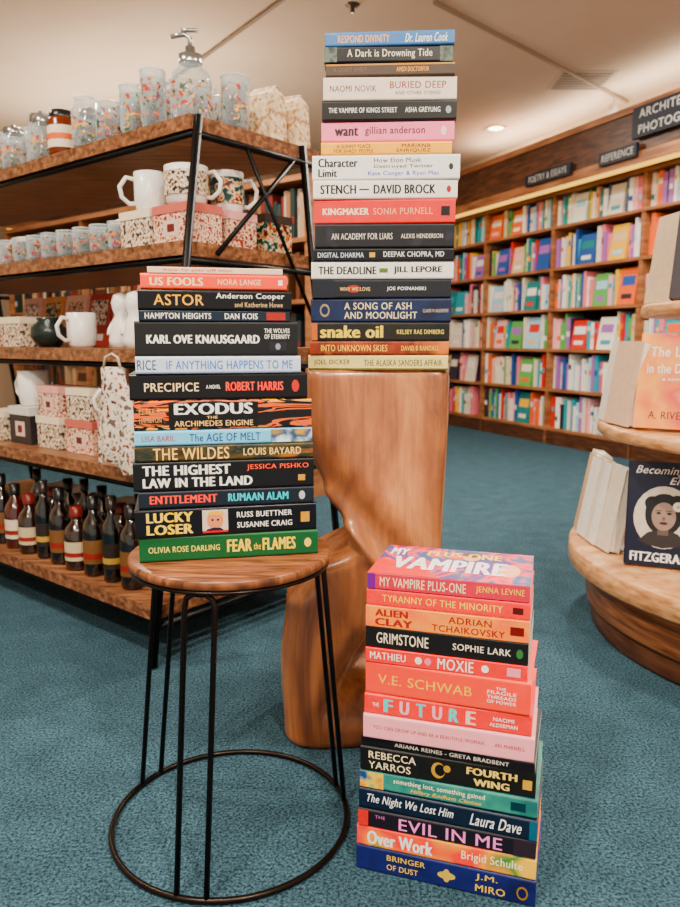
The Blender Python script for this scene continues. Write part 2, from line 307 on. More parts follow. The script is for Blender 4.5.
k=0.00147
top_art=[('r',0,1,0,1,pat([(150,40,120),(220,44,84),(238,94,114),(70,120,150),(120,50,140),(226,46,64),(246,154,114)],13,dist=1.4,lo=.36,hi=.64)),
 ('p',[(.0,.0),(.45,.0),(.32,.3),(.0,.5)],(214,42,64)),
 ('e',.72,.5,.16,.3,(84,50,140)),('e',.86,.4,.07,.2,(244,190,160)),('e',.6,.76,.06,.13,(240,196,165)),('e',.6,.84,.065,.1,(110,40,40)),
 ('b','MY',.05,.17,.66,.9,(252,244,238)),('b','VAMPIRE',.1,.84,.2,.6,(238,60,60)),('b','VAMPIRE',.105,.845,.215,.61,(246,242,242)),('b','PLUS-ONE',.3,.8,.7,.88,(250,215,80))]
def L3(left,L): return left+L/2
S3=[
(15*k,L3(-.111,.212),.212,(200,34,90),[('t','MY VAMPIRE PLUS-ONE',.08,.62,.2,.82,(252,230,196)),('t','JENNA LEVINE',.68,.97,.25,.78,(250,206,96)),('r',0,.05,0,1,(120,40,140))],{'top':top_art,'soft':True,'rot':1}),
(16*k,L3(-.112,.214),.214,(226,62,34),[('t','TYRANNY OF THE MINORITY',.1,.84,.28,.74,(250,222,126)),('r',.9,.96,.3,.7,(90,40,40))]),
(20*k,L3(-.113,.215),.215,pat([(234,108,42),(244,170,60),(238,138,52),(248,196,84)],12),[('b','ALIEN',.06,.27,.56,.9,(160,14,26)),('b','CLAY',.06,.3,.1,.46,(160,14,26)),('t','ADRIAN',.52,.78,.56,.88,(150,24,30)),('t','TCHAIKOVSKY',.42,.86,.12,.44,(150,24,30)),('r',.89,.97,.3,.7,(120,30,30))],{'soft':True}),
(20*k,L3(-.113,.215),.215,(26,24,26),[('t','GRIMSTONE',.07,.4,.24,.78,(235,225,210)),('t','SOPHIE LARK',.55,.9,.34,.66,(235,225,210)),('e',.95,.5,.02,.22,(90,130,90))],{'soft':True}),
(14*k,L3(-.113,.215),.215,(222,24,40),[('t','MATHIEU',.03,.26,.26,.78,W),('e',.34,.5,.022,.26,W),('e',.4,.5,.022,.26,(240,150,170)),('t','MOXIE',.46,.68,.1,.9,W),('e',.75,.5,.022,.26,W),('r',.88,.96,.2,.8,(250,170,180))],{'soft':True}),
(31*k,L3(-.113,.220),.220,pat([(230,80,28),(236,98,36),(226,70,26)],8),[('t','V.E. SCHWAB',.08,.66,.34,.66,(252,202,96)),('t','THE',.8,.86,.68,.77,W),('t','FRAGILE',.75,.92,.54,.65,W),('t','THREADS',.75,.92,.39,.5,W),('t','OF POWER',.75,.92,.24,.35,W)]),
(20*k,L3(-.114,.224),.224,(226,60,48),[('t','THE',.05,.09,.4,.6,W),('b','F',.12,.18,.16,.86,(120,216,216)),('b','U',.22,.28,.16,.86,(244,190,200)),('b','T',.32,.38,.16,.86,(120,216,216)),('b','U',.42,.48,.16,.86,(244,190,200)),('b','R',.52,.58,.16,.86,(120,216,216)),('b','E',.62,.68,.16,.86,(244,210,200)),('t','NAOMI',.78,.9,.54,.74,W),('t','ALDERMAN',.76,.92,.24,.44,W)]),
(24*k,L3(-.115,.229),.229,(242,182,188),[('t','YOU CAN GROW UP AND BE A BEAUTIFUL WOMAN',.06,.72,.44,.6,(170,60,70)),('t','ARI MARNELL',.78,.95,.44,.6,(170,60,70))]),
(10*k,L3(-.119,.235),.235,(36,32,38),[('t','ARIANA REINES - GRETA BRADBENT',.2,.86,.3,.72,(220,210,200))],{'soft':True}),
(25*k,L3(-.120,.238),.238,pat([(24,23,24),(36,33,30),(22,22,23)],22),[('t','REBECCA',.05,.33,.56,.88,(236,226,200)),('t','YARROS',.05,.3,.12,.44,(236,226,200)),('e',.46,.5,.04,.34,(190,160,96)),('e',.47,.52,.03,.25,(28,26,26)),('e',.51,.62,.02,.15,(190,160,96)),('b','FOURTH',.62,.9,.56,.86,(236,214,150)),('b','WING',.66,.86,.12,.42,(236,214,150)),('r',.93,.98,.3,.7,(200,170,104))]),
(18*k,L3(-.121,.242),.242,pat([(60,112,114),(96,156,144),(70,122,118)],14),[('r',0,.14,0,1,pat([(40,90,140),(230,210,110),(210,110,80)],40)),('t','something lost, something gained',.2,.72,.45,.85,(248,244,220)),('i','Hillary Rodham Clinton',.3,.7,.08,.38,(244,200,86)),('r',.86,.94,.25,.75,(30,70,80))]),
(20*k,L3(-.122,.244),.244,(30,46,66),[('i','The Night We Lost Him',.05,.55,.2,.82,(242,242,240)),('i','Laura Dave',.64,.92,.2,.84,(242,242,240)),('r',.96,1,0,1,(60,110,130))]),
(18*k,L3(-.122,.244),.244,(34,28,43),[('t','THE',.1,.16,.6,.8,(190,130,170)),('t','EVIL IN ME',.24,.82,.12,.86,(234,160,206)),('r',.88,1,.0,1,(60,50,60)),('r',0,.06,0,1,(200,50,50))]),
(21*k,L3(-.124,.247),.247,pat([(236,116,40),(226,70,74),(240,176,54),(90,150,96),(240,204,66)],13,detail=1),[('b','Over Work',.06,.44,.14,.86,W),('t','Brigid Schulte',.6,.93,.22,.8,(252,246,216))]),
(26*k,L3(-.125,.249),.249,pat([(34,38,90),(44,50,110),(32,36,84)],16),[('t','BRINGER',.18,.4,.6,.84,(228,204,118)),('t','OF DUST',.18,.36,.2,.44,(228,204,118)),('e',.52,.5,.05,.16,(210,190,116)),('e',.52,.5,.02,.28,(210,190,116)),('t','J.M.',.68,.8,.58,.88,(228,204,118)),('t','MIRO',.68,.84,.14,.44,(228,204,118)),('e',.93,.45,.03,.28,(160,130,56)),('e',.93,.45,.022,.2,(30,36,90))]),
]
stack(S3,.143,.925,.0005,-17.2,jit=1.3)

# ------------------------------------------------------------ stool
ST=empty('stool',(-.172,1.075,0))
mb=MB(); Rr=.183
mb.tube([(Rr*math.cos(2*math.pi*i/64),Rr*math.sin(2*math.pi*i/64),.0055) for i in range(64)],.0045,BRONZE,8,True)
mb.obj('floor_ring',ST)
zs=.44; sx=.008
mb=MB(); rs=.149
mb.lathe([(0,zs-.015),(rs-.004,zs-.015),(rs,zs-.012),(rs,zs-.003),(rs-.003,zs),(0,zs)],SEATW,(sx,0,0),n=64)
mb.obj('seat',ST)
mb=MB()
mb.tube([(sx+(rs-.004)*math.cos(2*math.pi*i/48),(rs-.004)*math.sin(2*math.pi*i/48),zs-.0178) for i in range(48)],.003,BRONZE,8,True)
mb.obj('seat_rim',ST)
for j,a in enumerate((-99,147,18)):
    mb=MB(); a=R(a); ta=Vector((-math.sin(a),math.cos(a),0)); ra=Vector((math.cos(a),math.sin(a),0)); s=.021
    o_=Vector((sx,0,0))
    p0=ra*(Rr-.002)-ta*s+Vector((0,0,.006)); p1=o_+ra*(rs-.010)-ta*s; p2=o_+ra*(rs-.010)+ta*s; p3=ra*(Rr-.002)+ta*s+Vector((0,0,.006))
    T=Vector((0,0,zs-.0215)); c_=.012
    path=[p0,(p1+T-Vector((0,0,c_*1.5))),p1+T-Vector((0,0,c_*.5))+ta*c_*.25,p1+T+ta*c_,p2+T-ta*c_,p2+T-Vector((0,0,c_*.5))-ta*c_*.25,p2+T-Vector((0,0,c_*1.5)),p3]
    mb.tube(path,.0042,BRONZE,8)
    mb.obj('leg_%d'%(j+1),ST)

# ------------------------------------------------------------ carved wooden pedestal
def interp(tb,z):
    for i in range(len(tb)-1):
        if z<=tb[i+1][0]:
            a=(z-tb[i][0])/(tb[i+1][0]-tb[i][0]); a=a*a*(3-2*a)
            return tb[i][1]*(1-a)+tb[i+1][1]*a
    return tb[-1][1]
XL=[(0,-.108),(.15,-.114),(.27,-.102),(.335,-.06),(.385,.016),(.43,.004),(.49,-.030),(.56,-.055),(.70,-.062)]
XR=[(0,.225),(.2,.20),(.4,.188),(.70,.19)]
m,nt,b=newmat('carved_acacia'); b.inputs['Coat Weight'].default_value=.5; b.inputs['Coat Roughness'].default_value=.1
tc=nt.nodes.new('ShaderNodeTexCoord'); mp_=nt.nodes.new('ShaderNodeMapping'); mp_.inputs['Scale'].default_value=(1,.8,.32); mp_.inputs['Rotation'].default_value=(0,R(-20),0)
wv=nt.nodes.new('ShaderNodeTexNoise'); wv.inputs['Scale'].default_value=9.0; wv.inputs['Distortion'].default_value=1.2; wv.inputs['Detail'].default_value=5; wv.inputs['Roughness'].default_value=.6
rp=nt.nodes.new('ShaderNodeValToRGB'); cr=rp.color_ramp
cr.elements[0].position=0.3; cr.elements[0].color=lin((120,76,48),1.32,1); cr.elements[1].position=.72; cr.elements[1].color=lin((216,160,108),1.32,1.05)
e=cr.elements.new(.42); e.color=lin((164,108,68),1.32,1); e=cr.elements.new(.56); e.color=lin((192,132,84),1.32,1.05)
mp3=nt.nodes.new('ShaderNodeMapping'); mp3.inputs['Scale'].default_value=(110,60,5); mp3.inputs['Rotation'].default_value=(0,R(-20),0)
fn=nt.nodes.new('ShaderNodeTexNoise'); fn.inputs['Scale'].default_value=1.0; fn.inputs['Detail'].default_value=4; fn.inputs['Distortion'].default_value=.4
fr=nt.nodes.new('ShaderNodeValToRGB'); fr.color_ramp.elements[0].position=.35; fr.color_ramp.elements[1].position=.55
fr.color_ramp.elements[0].color=(.72,.64,.58,1); fr.color_ramp.elements[1].color=(1,1,1,1)
mu=nt.nodes.new('ShaderNodeMixRGB'); mu.blend_type='MULTIPLY'; mu.inputs[0].default_value=.7
nt.links.new(tc.outputs['Object'],mp_.inputs['Vector']); nt.links.new(mp_.outputs['Vector'],wv.inputs['Vector']); nt.links.new(wv.outputs['Fac'],rp.inputs['Fac'])
nt.links.new(tc.outputs['Object'],mp3.inputs['Vector']); nt.links.new(mp3.outputs['Vector'],fn.inputs['Vector']); nt.links.new(fn.outputs['Fac'],fr.inputs['Fac'])
nt.links.new(rp.outputs['Color'],mu.inputs[1]); nt.links.new(fr.outputs['Color'],mu.inputs[2]); nt.links.new(mu.outputs[0],b.inputs['Base Color'])
rr=nt.nodes.new('ShaderNodeMapRange'); rr.inputs['To Min'].default_value=.42; rr.inputs['To Max'].default_value=.2
nt.links.new(fn.outputs['Fac'],rr.inputs['Value']); nt.links.new(rr.outputs[0],b.inputs['Roughness'])
bp=nt.nodes.new('ShaderNodeBump'); bp.inputs['Strength'].default_value=.2; bp.inputs['Distance'].default_value=.002
nt.links.new(fn.outputs['Fac'],bp.inputs['Height']); nt.links.new(bp.outputs['Normal'],b.inputs['Normal'])
PW=m
sq=[]
for i in range(44): sq.append((-1+2*i/44,-1))
for i in range(12): sq.append((1,-1+2*i/12))
for i in range(20): sq.append((1-2*i/20,1))
for i in range(12): sq.append((-1,1-2*i/12))
def sstep(a): a=max(0,min(1,a)); return a*a*(3-2*a)
vs=[];fs=[];NZ=120;NR=len(sq)
for i in range(NZ+1):
    z=.70*i/NZ; xl=interp(XL,z); xr=interp(XR,z); yf=1.262+.012*sstep((.4-z)/.3); yb=1.52
    cx=(xl+xr)/2;hx=(xr-xl)/2;cy=(yf+yb)/2;hy=(yb-yf)/2
    edge=0.004*(sstep((z-.69)/.01)+sstep((.01-z)/.01))
    n=12-7*sstep((.62-z)/.25)
    for a,c in sq:
        q=(abs(a)**n+abs(c)**n)**(-1.0/n)
        x=cx+(hx-edge)*a*q; y=cy+(hy-edge)*c*q
        if c<0.2:
            w=(0.2-c)/1.2
            lz=.43-1.0*(x+.01)-1.2*(x+.01)**2
            below=sstep((lz-z)/.03)*sstep((z-.03)/.12)
            xc=-.055+.16*sstep(z/.38)
            inner=sstep((x-xc)/.03)
            rightp=sstep((.155-x)/.05)
            y+=w*.10*below*inner*(.35+.65*rightp)
            y-=w*.016*math.exp(-((z-lz-.015)/.018)**2)*sstep((z-.2)/.1)
            y+=w*.014*math.exp(-((z-lz-.07)/.035)**2)*sstep((z-.2)/.1)
            y+=w*.005*math.sin(x*22+z*9)
        vs.append((x,y,z))
for i in range(NZ):
    for kx in range(NR):
        k2=(kx+1)%NR
        fs.append((i*NR+kx,i*NR+k2,(i+1)*NR+k2,(i+1)*NR+kx))
fs.append(tuple(range(NR-1,-1,-1))); fs.append(tuple(NZ*NR+q for q in range(NR)))
mb=MB(); mb.add(vs,fs,PW,True); o=mb.obj('carved_wood_pedestal')
o.data.polygons[len(fs)-1].use_smooth=False; o.data.polygons[len(fs)-2].use_smooth=False

# ------------------------------------------------------------ room
m,nt,b=newmat('teal_carpet'); b.inputs['Roughness'].default_value=.95; b.inputs['Specular IOR Level'].default_value=.15
tc=nt.nodes.new('ShaderNodeTexCoord'); n1=nt.nodes.new('ShaderNodeTexNoise'); n1.inputs['Scale'].default_value=210; n1.inputs['Detail'].default_value=5; n1.inputs['Roughness'].default_value=.75
n2=nt.nodes.new('ShaderNodeTexNoise'); n2.inputs['Scale'].default_value=14; n2.inputs['Detail'].default_value=4
rp=nt.nodes.new('ShaderNodeValToRGB'); rp.color_ramp.elements[0].position=.40; rp.color_ramp.elements[1].position=.62
rp.color_ramp.elements[0].color=lin((14,38,50),1,1); rp.color_ramp.elements[1].color=lin((80,118,134),1,1)
r2=nt.nodes.new('ShaderNodeValToRGB'); r2.color_ramp.elements[0].position=.3; r2.color_ramp.elements[1].position=.7
r2.color_ramp.elements[0].color=(.72,.72,.72,1); r2.color_ramp.elements[1].color=(1,1,1,1)
mx=nt.nodes.new('ShaderNodeMixRGB'); mx.blend_type='MULTIPLY'; mx.inputs[0].default_value=1
nt.links.new(tc.outputs['Object'],n1.inputs['Vector']); nt.links.new(tc.outputs['Object'],n2.inputs['Vector']); nt.links.new(n2.outputs['Fac'],r2.inputs['Fac'])
nt.links.new(n1.outputs['Fac'],rp.inputs['Fac']); nt.links.new(rp.outputs['Color'],mx.inputs[1]); nt.links.new(r2.outputs['Color'],mx.inputs[2]); nt.links.new(mx.outputs[0],b.inputs['Base Color'])
bp=nt.nodes.new('ShaderNodeBump'); bp.inputs['Strength'].default_value=.9; bp.inputs['Distance'].default_value=.005
nt.links.new(n1.outputs['Fac'],bp.inputs['Height']); nt.links.new(bp.outputs['Normal'],b.inputs['Normal']); CARPET=m
mb=MB(); mb.box(-3.6,4.2,-2.2,8.0,-.05,0,CARPET); mb.obj('floor')
mb=MB(); mb.box(-3.6,4.2,-2.2,8.0,2.35,2.42,CEILM); mb.obj('ceiling')
mb=MB(); mb.box(-3.7,-3.6,-2.2,8.0,0,2.35,WALLM); mb.obj('wall_left')
mb=MB(); mb.box(-3.6,1.6,7.6,7.7,0,2.35,WALLM); mb.obj('wall_back')
ANG=math.atan2(-.917,.398)
MW=Matrix.Translation((1.0,6.6,0))@Matrix.Rotation(ANG,4,'Z')
mb=MB(); mb.box(-1.2,6.6,.36,.44,0,2.35,WALLM); mb.obj('wall_right',M=MW)

SATV=1.15
BC=[(214,62,50),(236,226,210),(244,240,232),(80,176,186),(66,106,166),(244,200,80),(238,150,160),(126,186,116),(70,66,80),(236,126,56),(186,218,230),(176,128,186),(250,246,236),(60,146,146),(228,204,166),(250,246,236),(242,234,220),(244,196,196),(236,220,196)]
BCM=[mat(c,.41) for c in BC]
def bookcase(name,Lg,H,n,z0,dz,M,bay=.92,header=0,dense=1.0,glow=None,mats=None):
    E=empty(name); E.matrix_world=M
    mb=MB(); D=.30
    nb=int(round(Lg/bay)); bw=Lg/nb
    for i in range(nb+1):
        mb.box(i*bw-.015,i*bw+.015,0,D,0,H,CASE)
    mb.box(0,Lg,D,D+.015,0,H,WOODD)
    mb.box(0,Lg,-.0,D,0,z0-.02,WOODD)
    for j in range(n):
        z=z0+j*dz; mb.box(0,Lg,-.006,D,z-.02,z,CASE)
    mb.box(-.015,Lg+.015,-.01,D+.015,H-.025,H,CASE)
    if header: 
        mb.box(-.015,Lg+.015,-.16,D+.015,H,H+header,WOODD)
        mb.box(-.015,Lg+.015,-.175,-.16,H-.01,H+.05,CASE)
        mb.box(-.015,Lg+.015,-.175,-.16,H+header-.04,H+header,CASE)
    mb.obj('frame',E)
    if glow: 
        mb=MB(); mb.box(.02,Lg-.02,-.13,-.07,H-.012,H-.002,glow); mb.obj('strip_lamp',E)
    mb=MB(); ms=mats or BCM
    for j in range(n):
        z=z0+j*dz+.001; top=min(dz-.03,H-.03-z)
        if top<.14: continue
        for i in range(nb):
            x=i*bw+.02; xe=(i+1)*bw-.02
            while x<xe-.05:
                if random.random()<.08:
                    w=random.uniform(.12,.16); h=min(top,random.uniform(.2,.25))
                    if x+w>xe: break
                    mm=random.choice(ms); y0=.02
                    sh=Matrix.Translation((x,y0,z))@Matrix.Rotation(R(-9),4,'X')
                    mb.box(0,w,0,.025,0,h*.96,mm,sh)
                    m2=random.choice(ms); mb.box(w*.12,w*.88,-.001,0,h*.5,h*.75,m2,sh); m3=random.choice(ms); mb.box(w*.2,w*.8,-.001,0,h*.15,h*.28,m3,sh)
                    x+=w+.012
                else:
                    w=random.uniform(.014,.036); h=min(top,random.uniform(.17,.25)); d=random.uniform(.02,.045)
                    if x+w>xe: break
                    mm=random.choice(ms)
                    mb.box(x,x+w,d,d+.15,z,z+h,mm)
                    if random.random()<.6:
                        q=random.uniform(.2,.7); mb.box(x+.002,x+w-.002,d-.0006,d,z+h*q,z+h*(q+.15),random.choice(ms))
                    x+=w+.0012
                    if random.random()>dense: x+=.05
    mb.obj('shelved_books',E)
    return E
GLOW=emis((255,206,120),2.2)
bookcase('wall_bookcase',5.0,1.78,6,.12,.285,MW@Matrix.Translation((-.385,0,0)),.77,.32,.98,GLOW)
bookcase('wall_bookcase',3.7,1.78,6,.12,.285,Matrix.Translation((-3.1,7.22,0))@Matrix.Rotation(math.atan2(-.05,1),4,'Z'),.92,.32,.99,GLOW)
DARKB=[mat(c,.5) for c in [(90,60,44),(120,84,60),(60,44,38),(170,130,96),(200,170,140),(140,60,50),(70,80,84),(210,200,186),(50,70,66)]]
bookcase('gift_bookcase',2.8,1.5,5,.1,.28,Matrix.Translation((-.15-2.8*.772,3.5+2.8*.636,0))@Matrix.Rotation(math.atan2(-.636,.772),4,'Z'),.93,0,.9,None,DARKB)

NAVY=mat((34,40,56),.5)
def sign(x,z,w,h,lines):
    mb=MB(); mb.box(x-w/2,x+w/2,-.20,-.178,z-h/2,z+h/2,NAVY)
    n=len(lines)
    for i,t in enumerate(lines):
        z1=z+h/2-h*(i+.22)/n; z0=z+h/2-h*(i+.78)/n
        vs,fs,_=textgeo(t)
        mb.add([(x-w*.42+w*.84*p[0],-.2005,z0+(z1-z0)*p[1]) for p in vs],fs,mat((205,202,195),.5))
    mb.obj('shelf_sign',M=MW)
sign(2.50,1.985,.62,.17,['ARCHITECTURE','PHOTOGRAPHY'])
sign(2.08,1.84,.30,.075,['REFERENCE'])
sign(1.44,1.85,.46,.075,['POETRY & ESSAYS'])

# ------------------------------------------------------------ ceiling fixtures
LG=emis((255,240,215),14)
def downlight_or_fill(x,y,power,size=.16):
    mb=MB()
    mb.lathe([(.055,-.002),(.075,-.002),(.085,-.010),(.08,-.004),(.055,0)],mat((240,236,228),.4),n=28)
    mb.lathe([(0,-.003),(.055,-.003)],LG,n=28)
    mb.obj('ceiling_downlight_or_fill',loc=(x,y,2.35))
    l=bpy.data.lights.new('downlight_or_fill_lamp','AREA'); l.shape='DISK'; l.size=size; l.energy=power; l.color=(1,.89,.75)
    o=bpy.data.objects.new('downlight_or_fill_lamp',l); COL.objects.link(o); o.location=(x,y,2.335)
for x,y,p in [(-.9,-.5,74),(.55,-.6,92),(-.35,.35,36),(1.3,1.0,44),(-1.5,1.4,46),(-.7,2.9,40),(.9,3.0,50),(1.19,5.95,36),(.1,5.0,40),(-1.9,3.4,30),(1.45,3.6,40)]:  # entries behind the camera are added frontal fill; most others sit out of view
    downlight_or_fill(x,y,p)
def added_uplight(x,y,z,sx_,sy_,rz,p,parent_name):  # added upward fill with an invented housing, brightens the ceiling
    E=empty(parent_name,(x,y,z),rz)
    mb=MB(); mb.box(-sx_/2,sx_/2,-sy_/2,sy_/2,-.03,-.012,mat((200,190,176),.5)); mb.box(-sx_/2,sx_/2,-sy_/2,-sy_/2+.008,-.012,.02,mat((200,190,176),.5)); mb.obj('housing',E)
    l=bpy.data.lights.new('ceiling_fill_lamp','AREA'); l.shape='RECTANGLE'; l.size=sx_*.95; l.size_y=sy_*.7; l.energy=p; l.color=(1,.85,.68)
    o=bpy.data.objects.new('ceiling_fill_lamp',l); COL.objects.link(o); o.location=(0,0,0); o.rotation_euler=(math.pi,0,0); o.parent=E
added_uplight(-1.45,4.9,1.54,2.0,.12,math.atan2(-.636,.772),32,'ceiling_fill_uplight')
p_=MW@Vector((1.6,.12,2.14)); added_uplight(p_.x,p_.y,2.14,3.0,.12,ANG,13,'ceiling_fill_uplight')
added_uplight(-.3,-1.6,1.7,1.6,.2,0,50,'ceiling_fill_uplight')  # unseen uplight added behind the camera for more ceiling bounce
mb=MB(); mb.tube([(-1.1,4.95,2.335),(-.26,3.75,2.335),(.3,2.95,2.335)],.009,mat((160,146,130),.4)); mb.obj('ceiling_conduit')
E=empty('track_light')
mb=MB(); mb.box(-.010,.010,0,2.1,-.018,0,mat((180,165,148),.4)); mb.obj('rail',E,(.45,3.8,2.35),R(-45))
for t_ in (1.9,):
    mb=MB(); mb.tube([(0,0,0),(0,0,-.06)],.006,mat((230,224,214),.4)); mb.lathe([(0,0),(.03,0),(.036,-.09),(.03,-.09)],mat((230,224,214),.4),(0,0,-.055)); mb.lathe([(0,0),(.03,0)],LG,(0,0,-.14))
    mb.obj('head',E,(.45+t_*.707,3.8+t_*.707,2.33))
mb=MB(); 
mb.box(-.17,.17,-.17,.17,-.006,0,mat((214,200,182),.5))
for i in range(7): mb.box(-.15,.15,-.145+i*.045,-.13+i*.045,-.010,-.006,mat((150,136,120),.5))
mb.obj('ceiling_vent',loc=(1.5,4.9,2.35))
mb=MB(); mb.lathe([(0,-.035),(.012,-.033),(.012,-.012),(.03,-.006),(.036,0)],mat((120,112,104),.3,.8)); mb.obj('ceiling_sprinkler',loc=(.06,3.85,2.35))

# ------------------------------------------------------------ left display shelf
U=Vector((-.772,.636,0)); Wd=Vector((.636,.772,0)); O=Vector((-.336,1.75,0))
def S(s,d,z): return O+U*s+Wd*d+Vector((0,0,z))
MS=Matrix(((U.x,Wd.x,0,O.x),(U.y,Wd.y,0,O.y),(0,0,1,0),(0,0,0,1)))
E=empty('display_shelf_unit')
LV=[(1.253,0.0,.44),(.975,-.03,.50),(.73,-.07,.56),(.445,-.11,.60),(.14,-.15,.64)]
LEN=1.75
for i,(z,f,dep) in enumerate(LV):
    mb=MB(); mb.box(0,LEN,f,f+dep,z-.032,z,WOODH,MS); 
    mb.obj('shelf_%d'%(i+1),E)
def bar(mb,a,b,w=.010): mb.tube([a,(Vector(a)+Vector(b))/2,b],w,BLACKM,4)
for j,s in enumerate((-.012,LEN+.012)):
    mb=MB()
    bar(mb,S(s,.015,1.25),S(s,-.165,.005)); bar(mb,S(s,.36,1.25),S(s,.52,.005))
    for (z,f,dep) in LV: bar(mb,S(s,f+.005,z-.045),S(s,f+dep-.02,z-.045),.009)
    bar(mb,S(s,.33,1.21),S(s,.06,.95),.007); bar(mb,S(s,.16,1.21),S(s,.44,.74),.007)
    mb.obj('side_frame_%d'%(j+1),E)
mb=MB()
for (z,f,dep) in LV: bar(mb,S(0,f+.012,z-.04),S(LEN,f+.012,z-.04),.008)
mb.obj('front_rails',E)

def glass_me(h=.12,r=.034,band=DEC1):
    mb=MB(); mb.lathe([(0,.002),(r*.86,.002),(r*.9,.01),(r,h*.5),(r,h),(r-.002,h),(r-.003,h*.5),(r*.82,.012),(0,.012)],GLASS,n=20)
    mb.lathe([(r*1.004,h*.15),(r*1.006,h*.5),(r*1.006,h*.85)],band,n=20)
    mb.tube([(r*math.cos(2*math.pi*i/20),r*math.sin(2*math.pi*i/20),h) for i in range(20)],.0013,WHITEC,5,True)
    return mb.mesh('drinking_glass')
def jar_me(h=.13,r=.04,lid=True):
    mb=MB(); mb.lathe([(0,0),(r*.9,0),(r,.008),(r,h*.72),(r*.72,h*.86),(r*.72,h*.95)],GLASS,n=22)
    mb.lathe([(r*1.005,h*.15),(r*1.005,h*.62)],DEC1,n=22)
    if lid: mb.lathe([(r*.78,h*.88),(r*.78,h),(r*.2,h*1.03),(r*.2,h*1.08),(0,h*1.1)],mat((190,188,184),.2,.9),n=20)
    else: mb.lathe([(r*.74,h*.93),(r*.8,h*.97),(r*.74,h)],WHITEC,n=20)
    return mb.mesh('glass_jar')
def mug_me(h=.095,r=.04,m=WHITEC,band=None):
    mb=MB(); mb.lathe([(0,0),(r*.75,0),(r*.9,.008),(r,.03),(r,h),(r-.003,h+.001),(r-.005,h-.003),(r-.006,.03),(0,.012)],m,n=24)
    if band: mb.lathe([(r*1.01,.022),(r*1.01,h*.85)],band,n=24)
    mb.tube([(r-.003,0,h*.82),(r+.018,0,h*.86),(r+.034,0,h*.62),(r+.03,0,h*.36),(r+.012,0,h*.2),(r-.004,0,h*.22)],.0055,m,8)
    return mb.mesh('coffee_mug')
def bottle_me(h=.2,r=.029,body=(40,26,20),lab=(210,170,60),cap=(30,28,28),acc=(150,50,40)):
    mb=MB(); mb.lathe([(0,0),(r*.95,0),(r,.006),(r,h*.58),(r*.85,h*.67),(r*.42,h*.77),(r*.38,h*.9),(0,h*.9)],mat(body,.1,0,'bottle',.5,.6),n=20)
    mb.lathe([(r*1.01,h*.16),(r*1.01,h*.46)],mat(lab,.5),n=20)
    mb.lathe([(r*1.02,h*.22),(r*1.02,h*.29)],mat(acc,.5),n=20)
    mb.lathe([(r*.5,h*.84),(r*.5,h),(0,h)],mat(cap,.3),n=16)
    return mb.mesh('sauce_bottle')
def tin_me(w,d,h,m,lid,lab=True):
    mb=MB(); mb.box(-w/2,w/2,-d/2,d/2,0,h*.8,m); mb.box(-w/2-.002,w/2+.002,-d/2-.002,d/2+.002,h*.78,h,lid)
    if lab:
        mb.box(-w*.22,w*.22,-d/2-.001,-d/2,h*.2,h*.6,mat((222,200,186),.4)); mb.box(-w*.1,w*.1,-d/2-.0015,-d/2-.001,h*.3,h*.5,mat((120,50,50),.4))
    return mb.mesh('gift_tin')
G1=glass_me(.125,.034); G2=glass_me(.1,.036,DEC2); G3=glass_me(.14,.031,DEC2); G4=glass_me(.075,.03,DEC2)
J1=jar_me(.12,.038); J2=jar_me(.15,.042); J3=jar_me(.13,.036,False)
M1=mug_me(); M2=mug_me(.095,.04,WHITEC,FLORAL); M3=mug_me(.1,.045,mat((60,94,120),.3),FLORAL3); M4=mug_me(.09,.052,WHITEC,FLORAL3); M5=mug_me(.1,.042,WHITEC,FLORAL4)
BT=[bottle_me(.21,.03,(30,18,14),(130,96,60)),bottle_me(.19,.032,(84,24,18),(224,210,186),(30,28,28)),bottle_me(.22,.026,(22,22,20),(60,48,40),(50,38,34),(190,160,90)),bottle_me(.17,.034,(56,30,20),(206,190,160),(120,40,32))]
PINK=mat((230,178,170),.4); CREAM=mat((236,222,198),.5)
T1=tin_me(.11,.09,.085,FLORAL2,PINK); T2=tin_me(.13,.1,.09,FLORAL2,mat((200,120,110),.4)); T3=tin_me(.12,.1,.11,mat((66,62,64),.4),mat((224,220,210),.4)); T4=tin_me(.13,.1,.1,CREAM,mat((222,164,158),.4)); T5=tin_me(.12,.1,.09,FLORAL3,CREAM,False); T6=tin_me(.12,.1,.095,FLORAL4,mat((70,56,50),.4),False)
def P(name,me,s,d,z,rz=0,sc=1.0): return inst(name,me,S(s,d,z+.0008),rz,sc)
Z1,Z2,Z3,Z4,Z5=[q[0] for q in LV]
mb=MB()
mb.lathe([(0,0),(.045,0),(.05,.008),(.05,.10),(.044,.125),(.026,.14),(.026,.15)],GLASS,n=24); mb.lathe([(.0503,.02),(.0505,.1)],DEC1,n=24)
mb.lathe([(.028,.148),(.028,.166),(.012,.17),(.012,.185),(0,.185)],mat((190,190,188),.2,.9),n=20)
mb.tube([(0,0,.18),(0,0,.205),(-.012,0,.213),(-.045,0,.208)],.006,mat((190,190,188),.2,.9)); mb.tube([(-.02,0,.222),(.02,0,.222)],.005,mat((190,190,188),.2,.9))
SD=mb.mesh('soap_dispenser')
P('soap_dispenser',SD,.10,.09,Z1)
P('soap_dispenser',SD,.80,.20,Z1,0,.8)
for s,d,me in [(.12,.215,G2),(.04,.175,G1),(.195,.05,G3),(.24,.14,G3),(.29,.06,G1),(.35,.14,G1),(.38,.05,G2),(.2,.215,G3),(.45,.12,G2),(.9,.12,G3),(.98,.05,G1),(1.05,.13,G3),(.3,.23,G1),(.4,.22,G3),(.70,.22,G3),(.9,.21,G1)]:
    P('drinking_glass',me,s,d,Z1,random.random()*6)
